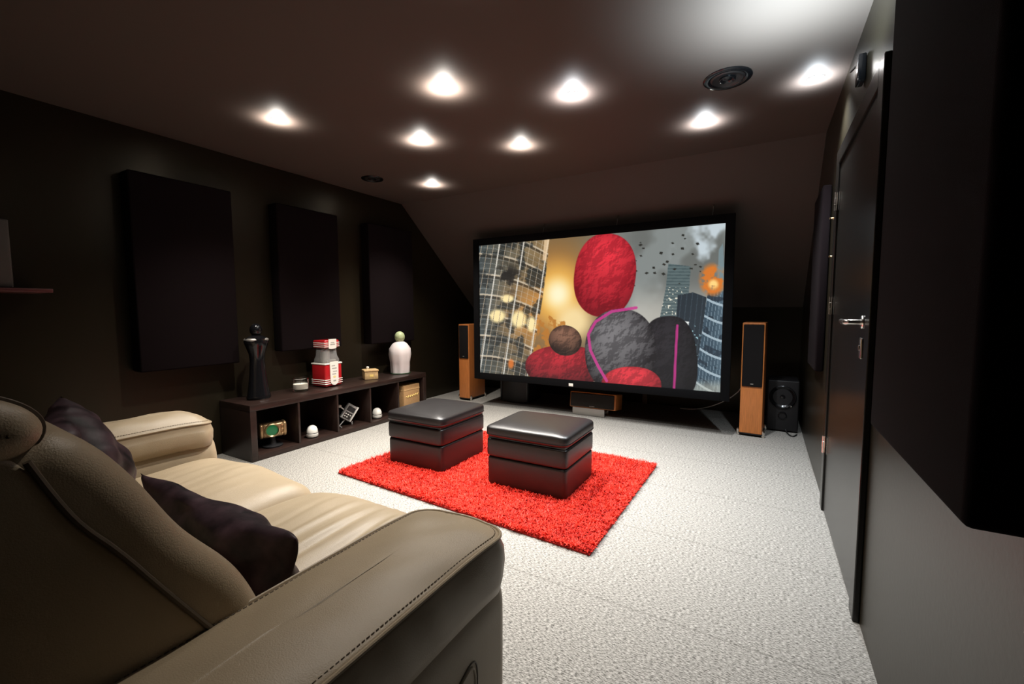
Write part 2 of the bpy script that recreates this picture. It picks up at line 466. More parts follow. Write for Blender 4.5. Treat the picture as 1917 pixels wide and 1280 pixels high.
# the picture on the screen, painted on a fine grid in flat colours
def picture(nx, nz):
    # outline coordinates below are given in a 1552 x 1060 sketch frame
    src = np.array([(0, 0), (1, 0), (1, 1), (0, 1)], float)
    dst = np.array([(88, 310), (1640, 155), (1620, 1215), (107, 1105)], float)
    A = []
    for (u, v), (x, y) in zip(src, dst):
        A.append([u, v, 1, 0, 0, 0, -u * x, -v * x]); A.append([0, 0, 0, u, v, 1, -u * y, -v * y])
    hh = np.linalg.solve(np.array(A), dst.reshape(-1)); Hm = np.append(hh, 1).reshape(3, 3)
    u, v = np.meshgrid(np.linspace(0, 1, nx), np.linspace(0, 1, nz))
    w = Hm[2, 0] * u + Hm[2, 1] * v + 1
    x = (Hm[0, 0] * u + Hm[0, 1] * v + Hm[0, 2]) / w
    y = (Hm[1, 0] * u + Hm[1, 1] * v + Hm[1, 2]) / w
    r = np.random.default_rng(3)
    def vnoise(sc, seed):
        q = np.random.default_rng(seed).random((64, 64))
        a = x / sc; b = y / sc
        i = np.floor(a).astype(int); j = np.floor(b).astype(int); fx = a - i; fy = b - j
        fx = fx * fx * (3 - 2 * fx); fy = fy * fy * (3 - 2 * fy)
        g = lambda ii, jj: q[jj % 64, ii % 64]
        return (g(i, j) * (1 - fx) + g(i + 1, j) * fx) * (1 - fy) + (g(i, j + 1) * (1 - fx) + g(i + 1, j + 1) * fx) * fy
    def fbm(sc, seed, o=4):
        s = 0; a = .5
        for k in range(o): s = s + a * vnoise(sc / 2 ** k, seed + k); a *= .5
        return s / (1 - .5 ** o)
    img = np.zeros((nz, nx, 3))
    def over(col, al):
        nonlocal img
        al = np.clip(al, 0, 1)[..., None]
        img = img * (1 - al) + np.asarray(col, float) * al
    ss = lambda e0, e1, q: (lambda k: k * k * (3 - 2 * k))(np.clip((q - e0) / (e1 - e0), 0, 1))
    def poly(P, soft=1.5):
        ins = np.zeros(x.shape, bool); n = len(P); d = np.full(x.shape, 1e9)
        for k in range(n):
            (x1, y1), (x2, y2) = P[k], P[(k + 1) % n]
            c = ((y1 > y) != (y2 > y)) & (x < (x2 - x1) * (y - y1) / (y2 - y1 + 1e-9) + x1)
            ins ^= c
            tt = np.clip(((x - x1) * (x2 - x1) + (y - y1) * (y2 - y1)) / ((x2 - x1) ** 2 + (y2 - y1) ** 2 + 1e-9), 0, 1)
            d = np.minimum(d, np.hypot(x - x1 - tt * (x2 - x1), y - y1 - tt * (y2 - y1)))
        s = np.where(ins, d, -d)
        return np.clip(s / soft + .5, 0, 1)
    def stroke(P, wd, soft=1.5):
        d = np.full(x.shape, 1e9)
        for (x1, y1), (x2, y2) in zip(P, P[1:]):
            tt = np.clip(((x - x1) * (x2 - x1) + (y - y1) * (y2 - y1)) / ((x2 - x1) ** 2 + (y2 - y1) ** 2 + 1e-9), 0, 1)
            d = np.minimum(d, np.hypot(x - x1 - tt * (x2 - x1), y - y1 - tt * (y2 - y1)))
        return np.clip((wd - d) / soft + .5, 0, 1)
    ell = lambda cx, cy, rx, ry, soft=.02: 1 - ss(1 - soft, 1 + soft, np.hypot((x - cx) / rx, (y - cy) / ry))
    # sky
    k = ss(600, 1100, x)
    for c in range(3):
        img[..., c] = (118, 98, 70)[c] * (1 - k) + (132, 138, 136)[c] * k
    over((96, 98, 94), .7 * ss(.42, .62, fbm(260, 11)) * ss(900, 1100, x))
    over((196, 208, 214), ss(.40, .62, fbm(150, 21)) * (1 - ss(380, 520, y)) * ss(1260, 1400, x))
    over((196, 192, 182), .8 * ss(480, 760, y) * ss(1000, 1100, x))
    d = np.hypot((x - 590) / 1.0, (y - 610) / 1.15)
    over((205, 138, 62), .85 * (1 - ss(60, 400, d)))
    over((250, 196, 96), 1 - ss(30, 250, d)); over((255, 246, 205), 1 - ss(10, 130, d))
    over((250, 226, 170), .9 * (1 - ss(40, 170, np.hypot(x - 690, (y - 780)))))
    # low town in the glow
    n = fbm(26, 41); over((186, 120, 48), ss(.45, .6, n) * (y > 760 + 20 * np.sin(x / 30)) * (x < 640) * .9)
    over((120, 110, 80), ss(960, 1010, y) * (x < 760) * .8)
    # far tower
    p = poly([(1283, 412), (1425, 428), (1400, 800), (1225, 800), (1270, 560)]); over((88, 106, 108), p * .85)
    over((60, 76, 80), p * .6 * ((y % 20) < 8)); over((225, 222, 205), p * (fbm(9, 51, 1) > .82) * (y > 560))
    # dark block with a lit window
    p = poly([(1345, 610), (1440, 590), (1525, 620), (1500, 1010), (1450, 1190), (1330, 900)]); over((38, 48, 56), p)
    over((66, 80, 90), p * ((x + y * .1) % 34 < 4) * .7); over((236, 240, 236), poly([(1372, 768), (1418, 776), (1412, 818), (1368, 806)]))
    over((150, 190, 200), p * (fbm(8, 57, 1) > .86) * (y > 800))
    # right round tower
    edge = 1530 - (y - 600) * .13
    p = ss(0, 3, x - edge) * ss(0, 4, y - (590 + (x - 1530) * -.1)); over((58, 78, 92), p)
    over((118, 142, 156), p * ss(1560, 1660, x) * .5)
    yy = y + ((x - 1700) / 170) ** 2 * 46
    over((176, 194, 204), p * ((yy % 112) < 15) * .9); over((150, 172, 186), p * (((x - edge) % 21) < 3) * .7)
    over((28, 40, 52), p * ((yy % 112) > 70) * (fbm(30, 61, 2) > .5) * .7)
    over((190, 190, 175), p * ss(1120, 1190, y) * .6)
    over((120, 140, 146), poly([(1590, 560), (1600, 320), (1625, 280), (1640, 560)]) * .9)
    fx = ss(.36, .60, fbm(40, 71) + .18 * (1 - np.hypot(x - 1565, (y - 520) * .8) / 80)) * (1 - ss(50, 100, np.hypot(x - 1562, (y - 512) * .82)))
    over((214, 120, 44), fx * 1.2); over((255, 214, 130), fx * (1 - ss(14, 44, np.hypot(x - 1568, y - 540))))
    # left round tower of steel and glass
    edge = 532 - (y - 265) * .075 - ((y - 265) / 850) ** 2 * 60
    p = 1 - ss(-3, 3, x - edge)
    q = (x - 88) / 440; base = 70 + 40 * fbm(80, 81)
    img_t = np.stack([base * (.80 + .75 * q), base * (.90 + .35 * q), base * (.92 - .10 * q)], -1)
    warm = (1 - ss(40, 300, np.abs(y - 740))) * ss(.1, .9, q)
    img_t = img_t * (1 - warm[..., None] * .8) + np.array((222, 150, 70)) * warm[..., None] * .8
    img = img * (1 - p[..., None]) + img_t * p[..., None]
    yy = y - 130 * (q ** 2.0)
    sl = (yy + 30) % 128
    over((206, 190, 165), p * (sl < 10) * .85); over((40, 36, 32), p * ((sl > 10) & (sl < 26)) * .55)
    over((40, 44, 44), p * ss(.5, .62, fbm(60, 91)) * .75)
    over((206, 184, 156), p * (((x + y * .16) % 38) < 3) * .75); over((230, 224, 212), p * (np.abs(((x + y * .14 - 30) % 152) - 76) < 4) * .8)
    over((190, 196, 196), p * ((yy % 32) < 2.2) * .5)
    for (cx, cy, rx, ry) in ((210, 750, 48, 40), (345, 770, 46, 52), (425, 800, 28, 46), (270, 640, 40, 24)):
        over((255, 232, 170), p * ell(cx, cy, rx, ry, .35) * (((x + y * .16) % 38) > 4))
    over((36, 34, 32), p * ss(.45, .62, fbm(50, 95)) * (1 - ss(30, 130, np.hypot((x - 270) * .8, y - 510))) * .95)
    over((235, 205, 165), poly([(500, 268), (532, 265), (512, 400), (490, 396)]) * .8)
    over((224, 120, 48), ell(300, 1050, 18, 28, .5) * .9)
    # debris
    for _ in range(28):
        cx, cy = r.uniform(1070, 1500), r.uniform(215, 560); s = r.uniform(3, 11); a = r.uniform(0, PI)
        over((46, 46, 42), poly([(cx + s * 1.5 * math.cos(a + t0), cy + s * math.sin(a + t0)) for t0 in (0, 1.4, 3.0, 4.4)]))
    # plain abstract foreground: a red rounded boulder on dark and crimson ones
    F = fbm(70, 131, 5); gv, gu = np.gradient(F); relief = np.clip(-(gu * .8 + gv * .9) * 26, -.35, .35)
    def lump(cx, cy, rx, ry, ca, cb, lx, ly, rot=0, pw=2.0):
        nonlocal img
        co, si = math.cos(rot), math.sin(rot)
        X = ((x - cx) * co + (y - cy) * si) / rx; Y = (-(x - cx) * si + (y - cy) * co) / ry
        rr = (np.abs(X) ** pw + np.abs(Y) ** pw) ** (1 / pw)
        al = 1 - ss(.985, 1.012, rr)
        nz_ = np.sqrt(np.clip(1 - np.minimum(rr, 1) ** 2, 0, 1))
        lam = np.clip(X * lx * .8 + Y * ly * 1.1 + nz_ * .80, 0, 1) + relief * .55
        lam = np.clip(lam, 0, 1.15)[..., None]
        colr = np.array(cb) * (1 - np.minimum(lam, 1)) + np.array(ca) * lam
        a_ = al[..., None]
        img = img * (1 - a_) + colr * a_
    lump(640, 1060, 250, 130, (170, 36, 48), (70, 12, 20), -.2, -.5, 0, 2.2)
    lump(640, 900, 105, 95, (128, 92, 74), (38, 26, 22), -.2, -.4, .3)
    lump(1300, 1010, 172, 270, (36, 34, 38), (10, 9, 12), -.2, -.5, -.1, 2.6)
    lump(885, 488, 194, 264, (208, 48, 60), (122, 18, 30), -.05, -.45, .12, 2.25)
    lump(990, 960, 225, 262, (112, 110, 112), (26, 24, 27), -.25, -.35, 0, 2.2)
    lump(1060, 1180, 190, 120, (196, 48, 58), (110, 22, 30), -.1, -.6, 0, 2.2)
    over((200, 60, 140), stroke([(1085, 690), (930, 715), (830, 780), (785, 860), (800, 960), (850, 1060), (905, 1150)], 9) * .9)
    over((190, 50, 132), stroke([(1345, 800), (1338, 950), (1330, 1190)], 8) * .9)
    return np.clip(img, 0, 255) / 255
NX, NZ = 560, 324
pic = picture(NX, NZ)
picl = np.where(pic <= .04045, pic / 12.92, ((pic + .055) / 1.055) ** 2.4)
u, v = np.meshgrid(np.linspace(SX0, SX1, NX), np.linspace(SZ1, SZ0, NZ))
co = np.stack([u - t.location[0], np.full_like(u, -.010), v - t.location[2]], -1).reshape(-1, 3)
idx = np.arange(NX * NZ).reshape(NZ, NX)
q = np.stack([idx[:-1, :-1], idx[1:, :-1], idx[1:, 1:], idx[:-1, 1:]], -1).reshape(-1, 4)
def fastmesh(name, co, quads):
    me = bpy.data.meshes.new(name); k = quads.shape[1]
    me.vertices.add(len(co)); me.vertices.foreach_set('co', co.astype(np.float32).ravel())
    me.loops.add(quads.size); me.loops.foreach_set('vertex_index', quads.astype(np.int32).ravel())
    me.polygons.add(len(quads)); me.polygons.foreach_set('loop_start', np.arange(0, quads.size, k, dtype=np.int32))
    me.update(calc_edges=True); me.validate(); return me
me = fastmesh('screen_surface', co, q)
at = me.color_attributes.new('picture', 'FLOAT_COLOR', 'POINT')
at.data.foreach_set('color', np.concatenate([picl.reshape(-1, 3), np.ones((NX * NZ, 1))], 1).astype(np.float32).ravel())
m = bpy.data.materials.new('projected_picture'); m.use_nodes = True
N = m.node_tree.nodes; L = m.node_tree.links; bs = N['Principled BSDF']
bs.inputs['Base Color'].default_value = (.02, .02, .02, 1); bs.inputs['Roughness'].default_value = .9; bs.inputs['Specular IOR Level'].default_value = .05
an = N.new('ShaderNodeAttribute'); an.attribute_name = 'picture'
L.new(an.outputs['Color'], bs.inputs['Emission Color']); bs.inputs['Emission Strength'].default_value = 1.0
me.materials.append(m)
o = bpy.data.objects.new('screen_surface', me); link(o, t); o['label'] = 'lit picture of towers, smoke and plain red and black boulders'
# backing sheet of the screen
bm = B(); box(bm, SX0, SX1, SY - .008, SY + .006, SZ0, SZ1); obj('backing', rel(bm, t), M['velvet'], t)

# hooks in the slope that carry the screen
for x, lab in ((-2.136, 'small metal screen hook on the slope, left of the three'), (-1.312, 'small metal screen hook on the slope, middle of the three'), (-.432, 'small metal screen hook on the slope, right of the three')):
    y = 4.418; z = ZC - .845 * (y - YS)
    h = thing('screen_hook', lab, 'hook', (x, y, z), 0, 'hooks above the screen')
    bm = B(); lathe(bm, [(0, .004), (.013, .004), (.013, -.003), (0, -.004)], 16, R(math.radians(40), 'X')); 
    tube(bm, [(0, 0, 0), (0, -.012, -.006), (0, -.022, -.018), (0, -.018, -.032), (0, -.008, -.034)], .0035, 8)
    obj('hook_plate', bm, M['chrome'], h)
    bm = B(); tube(bm, [(0, -.016, -.032), (0, -.050, z * 0 + (SZ1 + fw) - z + .001)], .0016, 6); obj('wire', bm, M['silver'], h)

# ------------------------------------------------------------------ tower speakers
def tower(x, y, rz, w, dp, hgt, grille_z, lab):
    t = thing('tower_speaker', lab, 'speaker', (x, y, 0), rz, 'cherry tower speakers beside the screen')
    bm = B(); box(bm, -w / 2, w / 2, 0, dp, .03, hgt, .006, 3); obj('cabinet', bm, M['cherry'], t)
    bm = B(); box(bm, -w / 2 + .010, w / 2 - .010, -.012, .004, grille_z, hgt - .016, .008, 3); obj('grille', bm, M['grille'], t)
    bm = B(); box(bm, -.012, .012, -.0135, -.011, grille_z + .022, grille_z + .030, .001); obj('badge', bm, M['silver'], t)
    bm = B(); box(bm, -w / 2 - .003, w / 2 + .003, .003, dp - .003, .018, .032, .004); obj('plinth', bm, M['black'], t)
    for sx in (-1, 1):
        for yy in (.022, dp - .022):
            bm = B(); lathe(bm, [(0, 0), (.010, 0), (.014, .010), (.015, .055), (.012, .066), (0, .068)], 16, T(sx * (w / 2 + .010), yy, 0))
            obj('foot', bm, M['chrome'], t)
    return t
tower(-.075, 4.535, -.06, .185, .31, 1.060, .47, 'tall cherry wood tower speaker with black grille, right of the screen')
tower(-3.375, 4.565, .0, .165, .37, 1.000, .555, 'tall cherry wood tower speaker with black grille, left of the screen')

# centre speaker on its stand
cs = thing('speaker_stand', 'low silver stand under the centre speaker on the carpet', 'speaker stand', (-1.665, 4.57, 0), .02)
bm = B(); box(bm, -.185, .185, -.012, .012, .002, .085, .004); box(bm, -.185, .185, .14, .165, .002, .055, .004); box(bm, -.18, .18, .005, .15, .045, .055)
obj('stand_frame', bm, M['silver'], cs)
t = thing('centre_speaker', 'horizontal cherry centre speaker with dark grille, below the screen', 'speaker', (-1.62, 4.56, .088), .02)
tilt = R(math.radians(-9), 'X')
bm = B(); box(bm, -.265, .265, 0, .26, 0, .175, .008, 3, tilt); obj('cabinet', bm, M['cherry'], t)
bm = B(); box(bm, -.256, .245, -.014, .004, .006, .160, .008, 3, tilt); obj('grille', bm, M['grille2'], t)
bm = B(); box(bm, -.03, .03, -.0155, -.0135, .018, .024, .001, 1, tilt); obj('badge', bm, M['silver'], t)

# subwoofers
t = thing('subwoofer', 'black curved front subwoofer box under the left end of the screen', 'subwoofer', (-2.74, 4.78, 0), 0)
prof = [(-.20 + .40 * i / 16, -.055 * math.sin(PI * i / 16) ** .8) for i in range(17)] + [(.20, .36), (-.20, .36)]
bm = B()
a = [bm.verts.new((x, y, .015)) for x, y in prof]; b_ = [bm.verts.new((x, y, .36)) for x, y in prof]
for i in range(len(prof)): bm.faces.new((a[i], a[(i + 1) % len(prof)], b_[(i + 1) % len(prof)], b_[i]))
bm.faces.new(a[::-1]); bm.faces.new(b_); obj('cabinet', bm, M['sub'], t, angle=25)
for sx in (-1, 1):
    bm = B(); tube(bm, [(sx * .19, -.014, .02), (sx * .19, -.014, .355)], .009, 10); obj('edge_strip', bm, M['gloss_black'], t)
for sx in (-1, 1):
    for yy in (.03, .33):
        bm = B(); lathe(bm, [(0, 0), (.018, 0), (.018, .016), (0, .016)], 14, T(sx * .16, yy, 0)); obj('foot', bm, M['black'], t)
t = thing('subwoofer', 'black subwoofer with exposed round driver in the corner by the right wall', 'subwoofer', (.19, 4.86, 0), .0)
bm = B(); box(bm, -.135, .125, 0, .34, .012, .50, .012, 3); obj('cabinet', bm, M['sub'], t)
bm = B(); lathe(bm, [(.112, 0), (.112, .010), (.104, .014), (.094, .010), (.085, .002), (.05, -.012), (.035, -.006), (.018, .002), (0, .004)], 40, T(-.008, 0, .34) @ R(PI / 2, 'X')); obj('driver', bm, M['gloss_black'], t)
bm = B(); lathe(bm, [(.038, 0), (.038, .006), (.030, .008), (.028, 0), (.024, -.03)], 28, T(-.005, 0, .16) @ R(PI / 2, 'X')); obj('port', bm, M['gloss_black'], t)
bm = B(); lathe(bm, [(0, .012), (.008, .012), (.010, 0)], 14, T(.06, 0, .26) @ R(PI / 2, 'X')); obj('knob', bm, M['chrome'], t)
for sx in (-1, 1):
    for yy in (.03, .31):
        bm = B(); lathe(bm, [(0, 0), (.015, 0), (.015, .013), (0, .013)], 14, T(-.005 + sx * .1, yy, 0)); obj('foot', bm, M['black'], t)

def cable(pts, r, lab):
    bm = B(); P = [Vector(p) for p in pts]; out = []
    for i in range(len(P) - 1):
        p0, p1, p2, p3 = P[max(0, i - 1)], P[i], P[i + 1], P[min(len(P) - 1, i + 2)]
        for k in range(8):
            s = k / 8
            out.append(.5 * ((2 * p1) + (-p0 + p2) * s + (2 * p0 - 5 * p1 + 4 * p2 - p3) * s * s + (-p0 + 3 * p1 - 3 * p2 + p3) * s ** 3))
    out.append(P[-1]); tube(bm, out, r, 8)
    return tag(obj('power_cable', bm, M['cable']), lab, 'cable')
cable([(.305, 4.80, .006), (.275, 4.72, .006), (.245, 4.74, .008), (.225, 4.83, .012), (.215, 4.855, .03)], .006, 'black power cable looped on the carpet by the right wall')
tag(obj('speaker_cable', tube(B(), [(-.17 - .62 * s, 4.93 + .25 * s, .40 - .34 * math.sin(s * PI / 2) ** .7) for s in np.linspace(0, 1, 24)], .005, 8), M['silver']), 'thin grey speaker cable sagging below the right corner of the screen', 'cable')

# ------------------------------------------------------------------ low shelf unit along the left wall
FX, BX = -3.43, XL + .004
t = thing('shelf_unit', 'long low espresso shelf unit with five open cubes by the left wall', 'shelf unit', (0, 0, 0))
y0, y1, ht = 1.850, 3.885, .452
bm = B(); box(bm, BX, FX, y0, y1, ht - .050, ht, .003); obj('top_board', bm, M['espresso'], t)
bm = B(); box(bm, BX, FX, y0 + .05, y1 - .05, .0, .045, .003); obj('bottom_board', bm, M['espresso'], t)
for ya in (y0, y1 - .05):
    bm = B(); box(bm, BX, FX, ya, ya + .05, 0, ht - .050, .003); obj('end_panel', bm, M['espresso'], t)
divs = [2.262, 2.655, 3.048, 3.44]
for yd in divs:
    bm = B(); box(bm, BX, FX - .004, yd - .009, yd + .009, .045, ht - .05, .001); obj('divider', bm, M['espresso'], t)
TOP = ht

# --- on the shelf
def fig_black():
    t = thing('black_statuette', 'tall plain glossy black statuette at the sofa end of the shelf', 'statuette', (-3.66, 2.055, TOP), 0)
    bm = B()
    lathe(bm, [(0, 0), (.085, 0), (.092, .012), (.088, .03), (.075, .10), (.062, .22), (.055, .32), (.060, .38), (.080, .44), (.092, .48), (.086, .505), (.055, .525), (.030, .535), (.024, .55), (0, .552)], 40, Matrix.Diagonal((.8, 1.05, 1, 1)))
    obj('body', bm, M['gloss_black'], t)
    bm = B(); superbox(bm, .046, .046, .055, 1, 28, 18, T(0, 0, .578)); obj('head', bm, M['gloss_black'], t)
    bm = B(); superbox(bm, .068, .094, .022, .8, 32, 12, T(0, 0, .496)); obj('collar', bm, M['silver'], t, label='silver shoulder band')
    return t
fig_black()
t = thing('white_statuette', 'plain white statuette with pale green ball head near the screen end', 'statuette', (-3.66, 3.705, TOP), 0)
bm = B(); n = 48; prof = [(0, 0), (.085, 0), (.105, .01), (.108, .05), (.112, .13), (.128, .22), (.122, .29), (.085, .345), (.045, .372), (.03, .380), (0, .381)]
lathe(bm, prof, n)
for v in bm.verts:
    a = math.atan2(v.co.y, v.co.x); k = 1 + .06 * math.sin(a * 7) * max(0, 1 - v.co.z / .33)
    v.co.x *= k; v.co.y *= k
obj('body', bm, M['clothw'], t)
bm = B(); superbox(bm, .058, .058, .064, 1, 30, 18, T(0, 0, .425)); obj('head', bm, M['paleg'], t, label='pale green ball head')
bm = B(); lathe(bm, [(.110, .012), (.116, .010), (.118, .004), (.112, 0), (.09, 0)], 40); obj('base_ring', bm, mat('dark_green_glaze', (.03, .06, .03), .3), t)

t = thing('candle_jar', 'small glass candle jar with cream wax beside the popcorn maker', 'candle', (-3.66, 2.437, TOP), 0)
bm = B(); lathe(bm, [(0, .001), (.060, .001), (.066, .008), (.068, .03), (.068, .118), (.066, .120), (.0635, .118), (.0635, .022), (.058, .018), (0, .018)], 40); obj('glass', bm, M['glass'], t)
bm = B(); lathe(bm, [(0, .0195), (.058, .0195), (.0625, .024), (.0625, .066), (.060, .068), (0, .069)], 36); obj('wax', bm, M['wax'], t)
bm = B(); tube(bm, [(0, 0, .068), (.001, 0, .078), (.003, .001, .084)], .0015, 6); obj('wick', bm, M['black'], t)

# popcorn maker, faces the screen-right (+X) and a little to the sofa
t = thing('popcorn_maker', 'retro red and white popcorn maker on the middle of the shelf', 'popcorn maker', (-3.68, 2.735, TOP), math.radians(2)); t.scale = (.87, .87, 1)
W2 = .112
bm = B(); box(bm, -W2, W2, -W2, W2, .008, .225, .018, 4); obj('base', bm, M['red'], t)
for k in range(3):
    bm = B(); box(bm, -W2 - .004, W2 + .004, -W2 - .004, W2 + .004, .030 + k * .019, .038 + k * .019, .004); obj('cream_band', bm, M['lbl'], t)
bm = B(); box(bm, -W2 - .004, W2 + .004, -W2 - .004, W2 + .004, .218, .232, .005); obj('trim_band', bm, M['lbl'], t)
# label on front (-Y local after rotation towards camera right) : build on +X face
def face_label(name, wd, z0, z1, x, m, rnd, parent, taper=.0):
    bm = B(); P = [(-wd / 2, z1), (wd / 2, z1)]
    for i in range(9):
        a = PI * i / 8; P.append((wd / 2 * (1 - taper) * math.cos(a), z0 + rnd - rnd * math.sin(a)))
    f = [bm.verts.new((x, y, z)) for y, z in P]; bk = [bm.verts.new((x - .006, y, z)) for y, z in P]
    bm.faces.new(f); bm.faces.new(bk[::-1])
    for i in range(len(P)): bm.faces.new((f[i], f[(i + 1) % len(P)], bk[(i + 1) % len(P)], bk[i]))
    return obj(name, bm, m, parent, smooth=False)
lb = face_label('front_label', .110, .018, .245, W2 + .010, M['lbl'], .04, t, .05)
bm = B()
for (yy, zz, w_, h_) in ((-.012, .205, .045, .008), (.0, .180, .06, .012), (.008, .150, .055, .008), (-.004, .125, .05, .010), (0, .06, .035, .012)):
    bm = B(); box(bm, W2 + .0099, W2 + .0108, yy - w_ / 2, yy + w_ / 2, zz - h_ / 2, zz + h_ / 2)
    obj('label_print', bm, M['lblgrey'], lb, smooth=False)
bm = B(); superbox(bm, .0008, .020, .012, 1, 20, 10, T(W2 + .0102, .0, .098)); obj('label_emblem', bm, M['lblyel'], lb)
# hopper of clear plastic, narrow above and flared below
bm = B()
sec = [(.232, .106), (.262, .104), (.30, .088), (.375, .082)]
rings = []
for z, s in sec:
    ring = []
    for i in range(32):
        a = 2 * PI * i / 32; c_, s_ = math.cos(a), math.sin(a); f_ = lambda q: math.copysign(abs(q) ** .35, q)
        ring.append(bm.verts.new((s * f_(c_), s * f_(s_), z)))
    rings.append(ring)
for a, b_ in zip(rings, rings[1:]):
    for i in range(32): bm.faces.new((a[i], a[(i + 1) % 32], b_[(i + 1) % 32], b_[i]))
oo = obj('hopper', bm, M['popglass'], t); sm = oo.modifiers.new('wall', 'SOLIDIFY'); sm.thickness = .003
bm = B(); lathe(bm, [(0, .24), (.044, .24), (.05, .33), (.046, .335), (0, .335)], 28, T(-.005, -.015, 0)); obj('popping_chamber', bm, M['popcup'], t)
bm = B(); box(bm, .02, .085, -.06, .06, .236, .262, .01); obj('chute', bm, M['popcup'], t)
bm = B(); box(bm, -.098, .098, -.098, .098, .375, .452, .014, 4); obj('lid', bm, M['red'], t)
for k in range(3):
    bm = B(); box(bm, -.101, .101, -.101, .101, .386 + k * .018, .393 + k * .018, .003); obj('cream_band', bm, M['lbl'], t)
face_label('lid_label', .100, .368, .462, .108, M['lbl'], .008, t)
lb2 = [o for o in t.children if o.name.startswith('lid_label')][0]
for (w_, z0, z1) in ((.03, .405, .416), (.024, .424, .432)):
    bm = B(); box(bm, .1078, .1088, -w_, w_, z0, z1); obj('label_print', bm, M['lblgrey'], lb2, smooth=False)

t = thing('wooden_trinket_box', 'small pale wooden box with a knob lid on the shelf', 'box', (-3.64, 3.235, TOP), math.radians(-28))
bm = B(); box(bm, -.062, .062, -.07, .07, .002, .085, .006); obj('body', bm, M['tanwood'], t)
bm = B(); box(bm, -.067, .067, -.075, .075, .085, .104, .005); obj('lid', bm, M['tanwood'], t)
bm = B(); lathe(bm, [(0, .104), (.010, .104), (.008, .110), (.015, .120), (.014, .130), (0, .136)], 20, T(-.02, -.02, 0)); obj('knob', bm, M['lbl'], t)
bm = B(); box(bm, .0619, .0630, -.02, .02, .030, .055, .002); obj('plaque', bm, M['gold'], t)

# --- inside the cubes
FL = .045
t = thing('bronze_gadget', 'chunky bronze gadget with green round display, in the first cube', 'gadget', (-3.57, 2.10, FL), math.radians(-18))
bm = B(); lathe(bm, [(0, 0), (.075, 0), (.078, .012), (.03, .022), (.022, .06), (.03, .09), (0, .092)], 28); obj('stand', bm, M['black'], t)
bm = B(); box(bm, -.05, .05, -.085, .085, .085, .205, .022, 4); obj('case', bm, M['bronze'], t)
bm = B(); lathe(bm, [(.058, 0), (.058, .012), (.050, .016), (.044, .010), (.044, 0)], 32, T(.05, -.012, .148) @ R(PI / 2, 'Y')); obj('display_ring', bm, M['brass'], t)
bm = B(); lathe(bm, [(0, .008), (.030, .007), (.045, .002)], 32, T(.05, -.012, .148) @ R(PI / 2, 'Y')); obj('display', bm, M['greenscr'], t)
for zz in (.115, .150, .185):
    bm = B(); lathe(bm, [(0, .010), (.008, .010), (.009, 0)], 14, T(.05, .066, zz) @ R(PI / 2, 'Y')); obj('knob', bm, M['brass'], t)
for sy in (-1, 1):
    bm = B(); superbox(bm, .056, .016, .064, .5, 28, 14, T(0, sy * .088, .145)); obj('side_band', bm, M['bronze'], t)

def dome(x, y, lab, rz=0):
    t = thing('white_dome_ornament', lab, 'ornament', (x, y, FL), rz, 'small white dome ornaments in the cubes')
    bm = B(); lathe(bm, [(0, .010), (.046, .010), (.050, .016), (.050, .036), (.046, .040), (.048, .046), (.046, .070), (.036, .094), (.018, .108), (0, .112)], 30); obj('dome', bm, M['white'], t)
    bm = B(); lathe(bm, [(0, 0), (.044, 0), (.044, .010), (0, .010)], 26); obj('base', bm, M['black'], t)
    bm = B(); lathe(bm, [(.0475, .040), (.0495, .042), (.0475, .046)], 30); obj('groove', bm, M['black'], t)
    return t
d0 = dome(-3.50, 2.425, 'small white dome ornament in the cube beside the bronze gadget')
d1 = copy_tree(d0); d1.location = (-3.52, 3.205, FL); d1['label'] = 'small white dome ornament in the cube left of the tan box'

t = thing('tilted_display_device', 'grey framed device tilted on a small stand in the middle cube', 'gadget', (-3.56, 2.86, FL), math.radians(-15))
Mt = T(0, .01, .125) @ R(math.radians(-36), 'X')
bm = B(); box(bm, -.02, .02, -.055, .055, -.075, .085, .008, 3, Mt); obj('case', bm, M['greyplastic'], t)
bm = B(); box(bm, .019, .0215, -.042, .042, .015, .065, .002, 1, Mt); obj('screen', bm, M['black'], t)
bm = B(); box(bm, .019, .0215, -.040, .040, -.060, .004, .002, 1, Mt); obj('keypad', bm, M['darkplastic'], t)
bm = B(); box(bm, -.021, .0225, .050, .064, -.070, .090, .003, 2, Mt); obj('side_rail', bm, M['white'], t)
for k in range(5):
    bm = B(); superbox(bm, .003, .008, .006, .7, 14, 8, Mt @ T(.0215, -.026 + .026 * (k % 3), -.018 - .024 * (k // 3))); obj('button', bm, M['white'], t)
for pts in ([(0, -.085, .008), (0, -.02, .07)], [(-.05, -.085, .0065), (.05, -.085, .0065)], [(0, .045, .03), (0, .045, .001)]):
    bm = B(); tube(bm, pts, .006, 8); obj('stand_leg', bm, M['greyplastic'], t)
bm = B(); superbox(bm, .014, .018, .014, .8, 20, 12, T(.0, -.075, .205)); tube(bm, [(0, -.066, .196), (0, -.035, .165)], .006, 8); obj('knob', bm, M['white'], t)

t = thing('tan_box', 'tan wooden box with gold script filling the cube nearest the screen', 'box', (-3.60, 3.672, FL), 0)
bm = B(); box(bm, -.16, .15, -.135, .120, .001, .295, .006); obj('body', bm, M['boxcard'], t)
bm = B(); pts = []
for i in range(44):
    s = i / 43; pts.append((.1515, -.105 + .20 * s, .165 + .012 * s + .009 * math.sin(s * 34)))
tube(bm, pts, .0035, 6); obj('gold_script', bm, M['gold'], t)
bm = B(); box(bm, -.162, .152, -.137, .122, .240, .246, .001); obj('lid_edge', bm, M['tanwood'], t)

